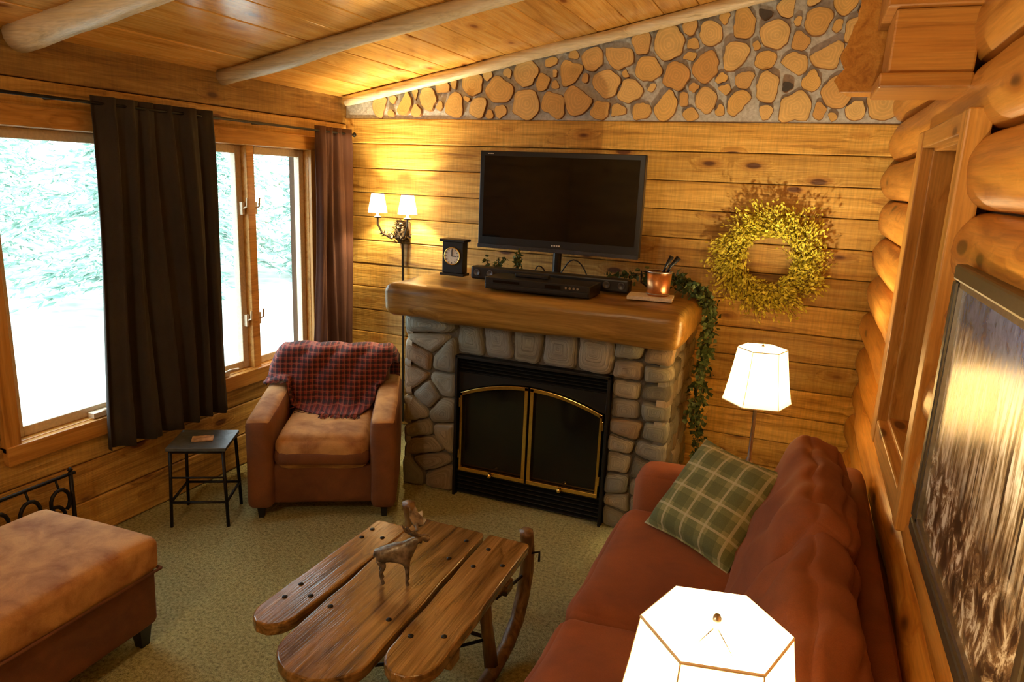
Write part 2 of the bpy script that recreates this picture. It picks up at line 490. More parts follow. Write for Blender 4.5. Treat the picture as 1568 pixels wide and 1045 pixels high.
# right wall (round logs)
wr=empty('wall_right'); OPR=[(2.10,2.78,.955,1.91)]
mb=MB(); core=MB(); lr=.191
def logseg(mb,y0,y1,z0,z1,xb=XR,dep=.055):
    n=max(3,int((y1-y0)/.1)); P=11; vs=[];fs=[]
    ph=U(0,100); cz=(z0+z1)/2; h=(z1-z0)/2
    for i in range(n+1):
        y=y0+(y1-y0)*i/n
        w=.022*noise.noise(Vector((y*1.6,ph,0)))
        for k in range(P):
            th=pi*k/(P-1)
            lump=.010*noise.noise(Vector((y*5,k*.5,ph)))*math.sin(th)
            vs.append((xb+.055-dep*1.5*math.sin(th)**.8-w*math.sin(th)+lump,y,cz-h*math.cos(th)))
    for i in range(n):
        for k in range(P-1):
            a=i*P+k; fs.append((a,a+1,a+P+1,a+P))
    fs.append(tuple(range(P))[::-1]); fs.append(tuple(n*P+k for k in range(P)))
    mb.add((vs,fs),(R(),R(),R()))
z=0
while z<2.95:
    a,b=z,z+lr
    for (p,q) in segs(YN-.1,YB+.06,a,b,OPR):
        logseg(mb,p,q,a,b)
        core.box(XR+.04,XR+.22,p,q,a,b)
    z+=lr
mb.build('wall_right_logs',W_logs,wr,smooth=True)
core.build('wall_right_core',M_seam,wr)
# window on right wall
w3=empty('window_3'); y0,y1,z0,z1=2.10,2.78,.955,1.91
mb=MB(); mb.box(XR-.045,XR+.01,y0-.065,y0+.005,z0-.09,z1+.05); mb.box(XR-.045,XR+.01,y1-.005,y1+.10,z0-.09,z1+.05)
mb.box(XR-.01,XR+.19,y0-.01,y0+.015,z0,z1); mb.box(XR-.01,XR+.19,y1-.015,y1+.01,z0,z1)
mb.build('casing_sides',W_trimZ,w3,bevel=.005)
mb=MB(); mb.box(XR-.042,XR+.01,y0+.005,y1-.005,z1-.005,z1+.05); mb.box(XR-.042,XR+.01,y0+.005,y1-.005,z0-.09,z0+.0)
mb.box(XR-.01,XR+.19,y0,y1,z0-.01,z0+.015); mb.box(XR-.01,XR+.19,y0,y1,z1-.015,z1+.01)
mb.build('casing_rails',W_trimY,w3,bevel=.005)
mb=MB(); mb.box(XR+.12,XR+.15,y0+.015,y0+.06,z0+.015,z1-.015); mb.box(XR+.12,XR+.15,y1-.06,y1-.015,z0+.015,z1-.015)
mb.box(XR+.12,XR+.15,y0+.06,y1-.06,z0+.015,z0+.06); mb.box(XR+.12,XR+.15,y0+.06,y1-.06,z1-.06,z1-.015)
mb.build('sash',W_trimZ,w3,bevel=.003)
mb=MB(); mb.box(XR+.13,XR+.138,y0+.05,y1-.05,z0+.05,z1-.05); mb.build('pane',M_screen,w3)

# near wall (behind the viewer)
wn=empty('wall_near'); mb=MB(); core=MB()
for i in range(17):
    a=i*.17; b=a+.167
    xa=max(XL,(b-2.82)/.2) if b>2.2 else XL
    if xa<XR: mb.box(xa,XR+.1,YN-.05,YN+U(0,.01),a,b)
mb.build('wall_near_boards',W_back,wn,bevel=.01)
core.box(XL-.1,XR+.2,YN-.16,YN-.04,-.05,3.0); core.build('wall_near_core',M_seam,wn)

# ceiling boards (along Y, sloped in X)
ce=empty('ceiling'); mb=MB(); core=MB()
x=XL-.12; bw=.185
while x<XR+.2:
    xa,xb=x+.0022,x+bw-.0022
    j=U(0,.003)
    vs=[]
    for yy in (YN-.1,YB+.1):
        vs+=[(xa,yy,zc(xa)+j),(xb,yy,zc(xb)+j),(xb,yy,zc(xb)+.03),(xa,yy,zc(xa)+.03)]
    mb.add((vs,[(0,1,5,4),(1,2,6,5),(2,3,7,6),(3,0,4,7),(3,2,1,0),(4,5,6,7)]),(R(),R(),R()))
    x+=bw
mb.build('ceiling_boards',W_ceil,ce,bevel=.004)
vs=[]
for yy in (YN-.2,YB+.2):
    vs+=[(XL-.3,yy,zc(XL-.3)+.02),(XR+.3,yy,zc(XR+.3)+.02),(XR+.3,yy,zc(XR+.3)+.2),(XL-.3,yy,zc(XL-.3)+.2)]
core.add((vs,[(0,1,5,4),(1,2,6,5),(2,3,7,6),(3,0,4,7),(3,2,1,0),(4,5,6,7)])); core.build('roof_deck',M_seam,ce)
# peeled pole rafters
def pole(name,y,r,x0,x1,dz=-.035):
    n=34; pts=[];rs=[]; ph=U(0,90)
    for i in range(n+1):
        x=x0+(x1-x0)*i/n
        pts.append((x,y+.022*noise.noise(Vector((x*1.2,ph,0))),zc(x)+dz+.016*noise.noise(Vector((x*1.8,0,ph)))))
        rs.append(r*(1+.22*noise.noise(Vector((x*4,ph,7)))) )
    part(name,tube(pts,rs,14),W_pole)
pole('trim_1',4.155,.036,XL+.03,XR+.05,-.03)
pole('trim_2',3.05,.042,XL+.03,XR-.02)
pole('trim_3',2.0,.060,XL+.03,XR-.02)
pole('trim_4',.95,.055,XL+.03,XR-.02)

# boxed beam bracket at upper right
bb=empty('beam_bracket')
mb=MB(); mb.box(.155,XR-.005,2.30,2.55,2.075,2.24); mb.box(.135,XR-.005,2.285,2.58,2.035,2.075); mb.box(.13,XR-.005,2.28,2.6,2.24,2.36)
mb.build('boxed_beam',W_trimX,bb,bevel=.006)
mb=MB()
prof=[]
for i in range(41):
    z=2.06+(2.78-2.06)*i/40
    prof.append((.030+.055*noise.noise(Vector((z*9,3,0)))+.035*noise.noise(Vector((z*26,1,0)))+ (z-2.06)*.14, z))
n=len(prof); vs=[(x,2.60,z) for x,z in prof]+[(XR,2.60,z) for x,z in prof]+[(x+.03,2.72,z) for x,z in prof]+[(XR,2.72,z) for x,z in prof]
fs=[]
for i in range(n-1):
    fs+=[(i,n+i,n+i+1,i+1),(2*n+i,2*n+i+1,3*n+i+1,3*n+i),(i,i+1,2*n+i+1,2*n+i)]
fs.append((0,2*n,3*n,n)); fs.append((n-1,2*n-1,4*n-1,3*n-1))
mb.add((vs,fs)); mb.build('live_edge_slab',W_logs,bb,bevel=.004)

# ---------------------------------------------------------------- fireplace
fp=empty('fireplace')
FX0,FX1,FY=-1.96,-.55,3.39
mb=MB(); mb.box(FX0,-1.66,FY,YB-.005,0,1.0); mb.box(-.80,FX1,FY,YB-.005,0,1.0); mb.box(-1.66,-.80,FY,YB-.005,.81,1.0)
mb.build('mortar_core',M_mortar2,fp)
mb=MB()
def grid_seeds(x0,x1,z0,z1,nx,nz,j=.15):
    s=[]; 
    for r in range(nz):
        n=nx if nx<2 else max(1,nx+(-1 if R()<.15 else 0))
        sh=U(-.14,.14) if n>1 else 0
        for c in range(n):
            dx=(x1-x0)/n; dz=(z1-z0)/nz
            s.append((x0+dx*(c+.5+sh+U(-j,j)*.6),z0+dz*(r+.5+U(-j,j)),.1*U(.85,1.15)))
    return s
PR=lambda d:[(1,-.03),(1,d*.20),(.985,d*.48),(.94,d*.72),(.84,d*.90),(.66,d*.98),(.4,d*1.03)]
def stones(x0,x1,z0,z1,nx,nz,place,dm=1):
    s=grid_seeds(x0,x1,z0,z1,nx,nz)
    for (x,z,rr) in radial(s,[(1,0,x1),(-1,0,-x0),(0,1,z1),(0,-1,-z0)],.012,40,1,2.2):
        blob(mb,x,z,[r*1.01 for r in rr],place,PR(U(.042,.062)*dm),.12,tl=8)
front=lambda u,v,h:(u,FY+.01-h,v)
stones(FX0-.03,-1.665,.0,1.0,2,10,front)
stones(-.795,FX1+.04,.0,1.0,2,10,front)
stones(-1.66,-.80,.815,1.0,5,1,front,.8)
stones(FY-.03,YB,0,1.0,5,9,lambda u,v,h:(FX1+h*.7,u,v))
stones(FY-.03,YB,0,1.0,5,9,lambda u,v,h:(FX0-h*.7,u,v))
mb.build('field_stones',M_stone,fp,smooth=True)
# mantel
part('mantel',rbox(1.58,.99,.185,.055,28,(0,0,.0),.014,4.5,5),W_mant,fp,M=T(-1.245,3.70,1.093))
# insert
mb=MB()
mb.box(-1.66,-.80,3.42,3.46,0,.81)
mb.box(-1.66,-1.645,3.335,3.45,0,.81); mb.box(-.815,-.80,3.335,3.45,0,.81); mb.box(-1.66,-.80,3.335,3.45,.795,.81)
mb.box(-1.66,-.80,3.36,3.45,.135,.15); mb.box(-1.645,-.815,3.40,3.45,.62,.72)
for k in range(4): 
    M=T(-1.23,3.385,.725+k*.018)@Matrix.Rotation(.5,4,'X'); mb.box(-.415,.415,-.02,.02,-.003,.003,None,0,M)
for k in range(5):
    M=T(-1.23,3.385,.02+k*.024)@Matrix.Rotation(.5,4,'X'); mb.box(-.415,.415,-.02,.02,-.003,.003,None,0,M)
mb.build('firebox_frame',M_ins,fp,bevel=.002)
def arch(x): return .602+.085*(1-((x+1.23)/.4)**2)
mb=MB(); n=24; vs=[];fs=[]
for i in range(n+1):
    x=-1.63+.80*i/n; vs+=[(x,3.375,.155),(x,3.375,arch(x))]
for i in range(n): fs.append((2*i,2*i+2,2*i+3,2*i+1))
mb.add((vs,fs)); mb.build('door_glass',M_firegl,fp,solid=.008)
mb=MB(); vs=[];fs=[]
for i in range(n+1):
    x=-1.645+.83*i/n; a=arch(max(-1.63,min(-.83,x))); vs+=[(x,3.368,a+.004),(x,3.368,.715)]
for i in range(n): fs.append((2*i,2*i+2,2*i+3,2*i+1))
mb.add((vs,fs)); mb.build('arched_panel',M_ins,fp,solid=.012)
mb=MB()
def strip(xa,xb,za,zb): mb.box(xa,xb,3.345,3.366,za,zb)
for sx in (-1,1):
    c=-1.23
    a,b=(-1.63,-1.236) if sx<0 else (-1.224,-.83)
    strip(a,b,.15,.172)
    inner=(b-.02,b) if sx<0 else (a,a+.02); outer=(a,a+.014) if sx<0 else (b-.014,b)
    strip(*inner,.172,arch(sum(inner)/2)); strip(*outer,.172,arch(sum(outer)/2))
    vs=[];fs=[];m=14
    for i in range(m+1):
        x=a+(b-a)*i/m; z=arch(x)
        for (yy,zz) in ((3.345,z),(3.366,z),(3.366,z-.02),(3.345,z-.02)): vs.append((x,yy,zz))
    for i in range(m):
        for k in range(4): fs.append((i*4+k,i*4+(k+1)%4,(i+1)*4+(k+1)%4,(i+1)*4+k))
    fs+= [(3,2,1,0),(m*4,m*4+1,m*4+2,m*4+3)]
    mb.add((vs,fs))
    mb.add(lathe([(.008,0),(.014,.01),(.012,.03),(.004,.035)],12,(0,0,0)),M=T(c+sx*.20,3.345,.162)@Matrix.Rotation(pi/2,4,'X'))
    for hz in (.22,.52): mb.add(lathe([(.006,0),(.006,.05)],10,((-1.634 if sx<0 else -.826),3.35,hz)))
mb.build('brass_trim',M_brass,fp,bevel=.002)

# ---------------------------------------------------------------- mantel objects
MZ=1.192
tv=empty('television')
tx0,tx1,ty,tz0,tz1=-1.786,-.823,3.85,1.35,1.90
mb=MB(); mb.box(tx0,tx1,ty,ty+.05,tz0,tz1); mb.box(tx0+.15,tx1-.15,ty+.045,ty+.09,tz0+.06,tz1-.1)
mb.add(tube([(-1.30,ty+.04,1.36),(-1.30,ty+.04,MZ+.01)],.025,14))
mb.box(-1.48,-1.12,ty-.07,ty+.12,MZ,MZ+.014)
mb.build('cabinet_and_stand',M_black,tv,bevel=.004)
mb=MB(); mb.box(tx0+.028,tx1-.028,ty-.002,ty+.004,tz0+.062,tz1-.028); mb.build('screen',M_screen,tv)
mb=MB(); mb.box(tx0,tx1,ty-.006,ty+.0,tz0-.004,tz0+.018); mb.build('bezel_strip',plain('grey_gloss',(.05,.055,.065),.2),tv,bevel=.002)
mb=MB()
for k in range(4): mb.box(-1.325+k*.014,-1.316+k*.014,ty-.004,ty,tz0+.032,tz0+.040)
for k in range(4): mb.box(tx0+.05+k*.009,tx0+.056+k*.009,ty-.004,ty,tz1-.018,tz1-.013)
mb.build('badge',M_white,tv)

dv=empty('disc_player'); mb=MB(); mb.box(-1.49,-.93,3.31,3.51,MZ+.002,MZ+.062); mb.box(-1.485,-.935,3.304,3.312,MZ+.008,MZ+.03)
mb.build('case',M_black,dv,bevel=.004)
mb=MB(); mb.box(-1.16,-1.08,3.302,3.306,MZ+.035,MZ+.052); mb.box(-1.44,-1.30,3.302,3.305,MZ+.038,MZ+.050); mb.build('display',M_screen,dv)
mb=MB()
for k in range(4): mb.add(lathe([(.006,0),(.006,.004)],10),M=T(-1.05+k*.02,3.306,MZ+.045)@Matrix.Rotation(pi/2,4,'X'))
mb.build('buttons',M_chrome,dv)
sb=empty('soundbar'); mb=MB(); mb.box(-1.70,-.80,3.58,3.65,MZ+.002,MZ+.075); mb.build('case',M_black,sb,bevel=.012,seg=3)
mb=MB()
for x in (-1.66,-1.58,-.92,-.84): mb.add(lathe([(.0,.0),(.014,.002),(.019,.005),(.020,0)],20,cap=False),M=T(x,3.578,MZ+.04)@Matrix.Rotation(pi/2,4,'X'))
mb.build('drivers',plain('driver_grey',(.10,.10,.11),.4,.5),sb,smooth=True)
rm=empty('remote_control'); mb=MB(); mb.box(-1.36,-1.18,3.40,3.44,MZ+.063,MZ+.08); mb.build('body',M_black,rm,bevel=.004)

ck=empty('mantel_clock'); mb=MB(); mb.box(-1.905,-1.755,3.60,3.68,MZ+.003,MZ+.018); mb.box(-1.895,-1.765,3.61,3.67,MZ+.018,MZ+.195); mb.box(-1.908,-1.752,3.595,3.685,MZ+.195,MZ+.21)
mb.build('case',M_black,ck,bevel=.003)
mb=MB(); mb.add(lathe([(.046,0),(.046,.006)],32),M=T(-1.83,3.61,MZ+.115)@Matrix.Rotation(pi/2,4,'X')); mb.build('dial',M_white,ck)
mb=MB(); mb.add(tube([(-1.83+.048*math.cos(a*pi/12),3.605,MZ+.115+.048*math.sin(a*pi/12)) for a in range(24)],.004,6,True)); mb.build('rim',M_brass,ck,smooth=True)
mb=MB(); mb.box(-1.832,-1.828,3.600,3.603,MZ+.115,MZ+.150); mb.box(-1.832,-1.805,3.600,3.603,MZ+.113,MZ+.117)
for k in range(12):
    a=k*pi/6; M=T(-1.83+.038*math.cos(a),3.602,MZ+.115+.038*math.sin(a))@Matrix.Rotation(-a,4,'Y'); mb.box(-.005,.005,-.001,.001,-.0015,.0015,None,0,M)
mb.build('hands',M_black,ck)

cp=empty('copper_bucket'); cx,cy=-.64,3.52
mb=MB(); mb.add(lathe([(.0,0),(.050,0),(.054,.004),(.060,.115)],32,(cx,cy,MZ+.022),cap=False)); mb.build('copper_cup',M_copper,cp,smooth=True,solid=.003)
mb=MB(); mb.add(tube([(cx+.0615*math.cos(a*pi/16),cy+.0615*math.sin(a*pi/16),MZ+.022+.118) for a in range(32)],.0045,8,True))
mb.add(tube([(cx+.056*math.cos(a*pi/16),cy+.056*math.sin(a*pi/16),MZ+.022+.010) for a in range(32)],.003,8,True)); mb.build('pewter_rim',M_pewter,cp,smooth=True)
mb=MB(); mb.add(tube([(cx,cy,MZ+.05),(cx+.05,cy+.01,MZ+.17),(cx+.085,cy+.01,MZ+.215)],[.005,.007,.014],8)); mb.add(tube([(cx-.01,cy,MZ+.05),(cx+.03,cy-.01,MZ+.17),(cx+.055,cy-.015,MZ+.22)],[.005,.006,.012],8))
mb.add(tube([(cx-.060,cy,MZ+.13),(cx-.090,cy,MZ+.135),(cx-.088,cy,MZ+.08),(cx-.058,cy,MZ+.06)],.004,8))
mb.build('utensils',M_iron,cp,smooth=True)
bk=empty('paperback_book'); mb=MB(); mb.box(-.11,.11,-.07,.07,0,.018); mb.build('cover',M_white,bk,bevel=.002); bk.location=(-.67,3.50,MZ+.003); bk.rotation_euler=(0,0,.1)
cb=empty('power_cables'); mb=MB()
for (a,b,c) in ((-1.40,-1.30,.08),(-1.25,-1.05,.13),(-.98,-.88,.05)):
    mb.add(tube([(a+(b-a)*t/10,3.74+.01*math.sin(t),MZ+.008+c*math.sin(pi*t/10)) for t in range(11)],.004,6))
mb.build('cord',M_black,cb,smooth=True)

# ivy
def ivy(name,paths,dens,spread,L):
    e=empty(name); lv=MB(); st=MB()
    for pth in paths:
        pts=[Vector(p) for p in pth]; sm=[]
        for i in range(len(pts)-1):
            for t in range(6): sm.append(pts[i].lerp(pts[i+1],t/6)+rv()*spread*.15)
        sm.append(pts[-1]); st.add(tube(sm,.003,5))
        for i in range(int(dens*len(sm))):
            p=random.choice(sm)+rv()*spread*R(); d=rv(); d.z-=.4
            leaf(lv,p,d,rv(),L*U(.6,1.2),L*U(.5,.9),(R(),R(),R()))
    lv.build('leaves',M_ivy,e); st.build('stems',M_twig,e)
ivy('ivy_garland',[[(-.98,3.94,1.23),(-.80,3.98,1.26),(-.60,3.92,1.26),(-.46,3.80,1.22),(-.405,3.72,1.12),(-.40,3.70,1.0),(-.415,3.72,.85),(-.43,3.75,.70),(-.44,3.78,.50)],
   [(-.5,3.85,1.21),(-.40,3.80,1.14),(-.41,3.85,.95),(-.42,3.88,.7),(-.42,3.90,.45),(-.41,3.92,.22)],
   [(-.78,4.02,1.22),(-.62,3.86,1.25),(-.50,3.74,1.22)]],13,.048,.037)
ivy('ivy_sprig',[[(-1.66,3.70,1.20),(-1.60,3.71,1.26),(-1.56,3.70,1.30)],[(-1.62,3.70,1.20),(-1.66,3.71,1.29)]],6,.03,.03)
ivy('ivy_sprig.001',[[(-1.50,3.70,1.20),(-1.47,3.70,1.29),(-1.46,3.70,1.33)],[(-1.48,3.70,1.2),(-1.45,3.70,1.24)]],6,.03,.03)

# wreath
we=empty('wall_wreath'); wc=Vector((-.165,4.13,1.375)); lv=MB(); st=MB()
for r,ph in ((.17,0),(.20,1),(.155,2),(.185,3)):
    st.add(tube([wc+Vector(((r+.012*math.sin(a*.9+ph))*math.cos(a*2*pi/40),.015*math.sin(a+ph),(r+.012*math.cos(a+ph))*math.sin(a*2*pi/40))) for a in range(40)],.006,6,True))
for i in range(760):
    a=U(0,2*pi); rad=Vector((math.cos(a),0,math.sin(a))); tan=Vector((-math.sin(a),0,math.cos(a)))
    b=wc+rad*U(.125,.22)+Vector((0,U(-.03,.02),0))
    out=(rad*U(-.35,1.2)+tan*U(.2,1.1)+Vector((0,U(-.8,.15),0))).normalized()
    L=U(.05,.15); st.add(tube([b,b+out*L],.0012,3,cap=False))
    for k in range(11):
        p=b+out*L*(k+1)/10+rv()*.012
        if p.y>4.185: p.y=4.18
        leaf(lv,p,(out+rv()*.9),rv(),U(.016,.028),U(.010,.017),(R(),R(),R()))
lv.build('leaves',M_wreath,we); st.build('twigs',M_twig,we)

# ---------------------------------------------------------------- sconce
sc=empty('wall_sconce'); mb=MB()
mb.add(rbox(.10,.03,.14,.03,5),M=T(-2.49,4.185,1.37))
for i in range(150):
    t=R(); a=U(0,2*pi); r=.045*math.sin(pi*(.15+.8*t))
    p=Vector((-2.49+r*math.cos(a),4.14+r*.7*math.sin(a),1.29+t*.15)); d=Vector((math.cos(a),math.sin(a)*.7,.5))
    leaf(mb,p,d,Vector((0,0,1)),.03,.022,(0,0,0))
mb.add(lathe([(.01,0),(.035,.04),(.035,.09),(.012,.14)],14,(-2.49,4.14,1.295)))
for sx,xe in ((-1,-2.615),(1,-2.39)):
    x0=-2.49
    mb.add(tube([(x0,4.14,1.36),(x0+(xe-x0)*.35,4.10,1.33),(x0+(xe-x0)*.75,4.07,1.36),(xe,4.06,1.42),(xe,4.06,1.47)],[.008,.009,.008,.007,.006],8))
    mb.add(lathe([(.022,0),(.026,.008),(.01,.015)],14,(xe,4.06,1.46)))
    for i in range(18): leaf(mb,Vector((x0+(xe-x0)*R(),4.09,1.35)),rv(),rv(),.035,.015,(0,0,0))
mb.build('cast_body',M_pineb,sc,smooth=False)
mb=MB(); mb.add(tube([(-2.49,4.17,1.30),(-2.49,4.185,.9),(-2.485,4.185,.03)],.008,8)); mb.build('cord_cover',M_black,sc)
for xe in (-2.615,-2.39):
    mb=MB(); mb.add(lathe([(.062,0),(.053,.05),(.040,.12)],24,(xe,4.06,1.495),cap=False)); mb.build('shade',M_shadeS,sc,smooth=True,solid=.002)
    mb=MB(); mb.add(lathe([(.008,-.03),(.008,.02)],10,(xe,4.06,1.50))); mb.build('candle_tube',M_white,sc)

def plight(name,loc,p,col,r=.03,parent=None):
    l=bpy.data.lights.new(name,'POINT'); l.energy=p; l.color=col; l.shadow_soft_size=r
    o=bpy.data.objects.new(name,l); o.location=loc; C.objects.link(o)
    if parent: o.parent=parent
    return o
WARM=(1,.75,.40)
for xe in (-2.615,-2.39): plight('bulb_light',(xe,4.055,1.56),36,WARM,.018,sc)

# table lamps + end tables
def lamp(name,x,y,zt,zb,s,p):
    e=empty(name,(x,y,zb)); h=zt-zb
    mb=MB()
    mb.add(lathe([(.085,0),(.085,.012),(.05,.025),(.02,.05),(.012,.09),(.018,.11),(.009,.13),(.008,h-.30*s),(.017,h-.29*s),(.017,h-.27*s),(.009,h-.255*s),(.009,h-.14*s)],20))
    mb.add(tube([(-.055*s,0,h-.19*s),(-.06*s,0,h-.1*s),(0,0,h-.005)],.0013,5)); mb.add(tube([(.055*s,0,h-.19*s),(.06*s,0,h-.1*s),(0,0,h-.005)],.0013,5))
    mb.add(lathe([(.004,0),(.009,.008),(.004,.018)],10,(0,0,h-.006)))
    mb.add(tube([(-.012,0,h-.26*s),(-.03,0,h-.25*s)],.003,6))
    mb.build('stem',M_chrome,e,smooth=True)
    pr=[(.155,0),(.148,.03),(.135,.10),(.122,.18),(.110,.262)]
    vs=[];fs=[];sg=24
    def rad(k,r):
        a=2*pi*k/sg; m=(a%(pi/3))-pi/6
        return r*.96*math.cos(pi/6)/math.cos(m)*1.08
    for i,(r,hh) in enumerate(pr):
        for k in range(sg):
            a=2*pi*k/sg+.2; q=rad(k,r*s)
            vs.append((q*math.cos(a),q*math.sin(a),h-.27*s+hh*s))
    for i in range(len(pr)-1):
        for k in range(sg): fs.append((i*sg+k,i*sg+(k+1)%sg,(i+1)*sg+(k+1)%sg,(i+1)*sg+k))
    mb=MB(); mb.add((vs,fs)); mb.build('shade',M_shade,e,solid=.002)
    mb=MB()
    for i in (0,len(pr)-1): mb.add(tube([vs[i*sg+k] for k in range(sg)],.0028*s,6,True))
    for k in range(0,sg,4): mb.add(tube([vs[i*sg+k] for i in range(len(pr))],.0014*s,6))
    mb.build('shade_piping',M_pipe,e)
    mb=MB(); mb.add(lathe([(.004,0),(.022,.02),(.026,.04),(.02,.06),(.004,.07)],14,(0,0,h-.15*s))); mb.build('bulb',M_bulb,e,smooth=True)
    plight('bulb_light',(0,0,h-.055*s),p,WARM,.022,e)
lamp('table_lamp',-.11,3.26,1.07,.422,.93,46)
lamp('table_lamp.001',-.045,.885,1.187,.552,.86,42)
def end_table(name,x,y,z,w=.34):
    e=empty(name,(x,y,0)); mb=MB(); mb.box(-w/2,w/2,-w/2,w/2,z-.025,z); mb.box(-w/2+.03,w/2-.03,-w/2+.03,w/2-.03,z-.08,z-.025); mb.box(-w/2+.03,w/2-.03,-w/2+.03,w/2-.03,.12,.14)
    mb.build('top',W_table,e,bevel=.004); mb=MB()
    for a in (-1,1):
        for b in (-1,1): mb.box(a*(w/2-.04)-.018,a*(w/2-.04)+.018,b*(w/2-.04)-.018,b*(w/2-.04)+.018,0,z-.025)
    mb.build('legs',W_leg,e,bevel=.003)
end_table('end_table',-.10,3.28,.42); end_table('end_table.001',-.045,.87,.55,.30)

# ---------------------------------------------------------------- curtains
def curtain(name,y0,y1,z0,z1,folds,mat,amp=.032,x=-2.865,flare=0):
    e=empty(name); nx=folds*12; nz=26; vs=[];fs=[]; ph=U(0,9)
    for j in range(nz+1):
        t=j/nz; z=z1-(z1-z0)*t
        for i in range(nx+1):
            s=i/nx; w=1+flare*t
            yy=(y0+y1)/2+(s-.5)*(y1-y0)*w
            a=amp*(.45+.75*t) if j>1 else amp*.35
            f=math.sin(2*pi*folds*s+ph+.5*math.sin(3*t+s*5))+.35*math.sin(2*pi*folds*2.3*s+ph)
            vs.append((x+a*f+.008*math.sin(9*s+4*t),yy+.012*math.sin(4*t+s*7),z+(.012*noise.noise(Vector((s*6,ph,0))) if j==nz else 0)))
    for j in range(nz):
        for i in range(nx): a=j*(nx+1)+i; fs.append((a,a+nx+1,a+nx+2,a+1))
    mb=MB(); mb.add((vs,fs)); mb.build('drape',mat,e,smooth=True,solid=.004)
curtain('curtain',2.24,2.90,.43,2.02,6,F_curt,flare=.09)
curtain('curtain.001',3.76,4.13,.45,2.02,4,F_curt2,.026,flare=.04)
rd=empty('curtain_rod'); mb=MB(); mb.add(tube([(-2.865,.6,1.99),(-2.865,4.16,1.99)],.007,10))
mb.add(lathe([(.003,-.02),(.016,0),(.003,.02)],10),M=T(-2.865,4.165,1.99)@Matrix.Rotation(pi/2,4,'X'))
for y in (.8,2.1,3.3,4.14): mb.add(tube([(-2.865,y,1.99),(XL,y,1.99)],.006,6))
mb.build('rod',M_iron,rd,smooth=True)

# ---------------------------------------------------------------- armchair
ac=empty('armchair',(-2.29,3.09,0),.5)
part('base',rbox(.62,.68,.22,.03,7,nz=.004),F_chair,ac,M=T(0,0,.18))
for sx in (-1,1):
    mb=MB(); vf=rbox(.125,.76,.48,.035,11,(.006,0,.0),.005,4,sx)
    vs=[Vector((p.x,p.y,p.z+(.04*(p.y+.38)/.76 if p.z>0 else 0))) for p in vf[0]]
    mb.add((vs,vf[1]),M=T(sx*.305,-.01,.30)); 
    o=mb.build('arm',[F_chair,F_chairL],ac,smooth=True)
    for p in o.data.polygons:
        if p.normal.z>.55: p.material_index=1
part('seat_cushion',rbox(.47,.60,.16,.05,11,(0,.012,.025),.008,5),F_chairL,ac,M=T(0,-.07,.355))
part('seat_border',rbox(.478,.595,.10,.04,9,(0,.012,0),.004,5),F_chair,ac,M=T(0,-.078,.335))
BM=T(0,.27,.50)@Matrix.Rotation(-.16,4,'X')
part('back',rbox(.60,.16,.45,.06,11,(0,.03,.010),.006,4),F_chair,ac,M=BM)
mb=MB()
for sx in (-1,1):
    for sy in (-1,1): mb.add(lathe([(.018,0),(.028,.08)],4,(sx*.31,sy*.32-.01,0),ph=pi/4))
mb.build('feet',M_black,ac)
# throw blanket
tb=empty('throw_blanket',(-2.29,3.09,.45),.5)
path=[(.422,.46),(.418,.54),(.410,.63),(.392,.710),(.36,.750),(.30,.755),(.245,.737),(.215,.705),(.193,.65),(.172,.58),(.155,.52),(.13,.47),(.07,.450),(.0,.448),(-.06,.447)]
nx=34; n=len(path); vs=[];fs=[]
def wid(t):
    if t<.45: L=-.37
    elif t<.70: L=-.37-.03*math.sin((t-.45)/.25*pi)
    else: L=-.37+(t-.70)/.30*.32
    Rr=.355 if t<.42 else .355-(t-.42)/.58*.20
    return L,Rr
sub=3; N=(n-1)*sub
for j in range(N+1):
    q=j/sub; i0=min(int(q),n-2); f=q-i0
    y=path[i0][0]*(1-f)+path[i0+1][0]*f; z=path[i0][1]*(1-f)+path[i0+1][1]*f; t=j/N
    a,b=wid(t)
    for i in range(nx+1):
        s=i/nx; x=a+(b-a)*s
        w=.016*math.sin(s*13+t*6)+.012*noise.noise(Vector((x*8,t*9,2)))
        drop=max(0,abs(x)-.29)
        zz=z+.008+abs(w)*.6-drop*drop*18
        if abs(x)>.235 and t>.5: zz=max(zz,.60+.02*math.sin(s*11)-drop*.3)
        vs.append((x,y-.006-abs(w)*(1 if t>.38 else -1),zz-.45))
for j in range(N):
    for i in range(nx): k=j*(nx+1)+i; fs.append((k,k+1,k+nx+2,k+nx+1))
mb=MB(); mb.add((vs,fs)); mb.build('cloth',F_throw,tb,smooth=True,solid=.008)
mb=MB()
for i in range(0,nx+1):
    p=Vector(vs[N*(nx+1)+i])
    for k in range(2):
        q=p+Vector((U(-.012,.012),-U(.03,.055),U(-.006,.004))); mb.add(tube([p+Vector((k*.004,0,0)),(p+q)/2+Vector((0,0,.005)),q],.0022,4))
for j in range(int(N*.72),N):
    p=Vector(vs[j*(nx+1)])
    q=p+Vector((-U(.03,.05),-U(.0,.02),-.01)); mb.add(tube([p,(p+q)/2,q],.0022,4))
mb.build('fringe',F_throw,tb)

# ---------------------------------------------------------------- ottoman
ot=empty('ottoman',(-2.315,1.30,0),.03)
part('base',rbox(.56,.80,.24,.03,9,(.004,.004,0),.004,4),F_chair,ot,M=T(0,0,.20))
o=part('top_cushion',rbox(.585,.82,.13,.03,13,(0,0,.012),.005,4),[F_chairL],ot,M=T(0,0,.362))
mb=MB(); vv=[(sx*.292,sy*.408,.302) for sx,sy in ((-1,-1),(1,-1),(1,1),(-1,1))]
for i in range(4):
    mb.add(tube([vv[i],vv[(i+1)%4]],.006,6))
mb.build('piping',F_chair,ot,smooth=True)
mb=MB()
for sx in (-1,1):
    for sy in (-1,1): mb.add(lathe([(.024,0),(.036,.085)],4,(sx*.235,sy*.35,0),ph=pi/4))
mb.build('feet',M_black,ot)

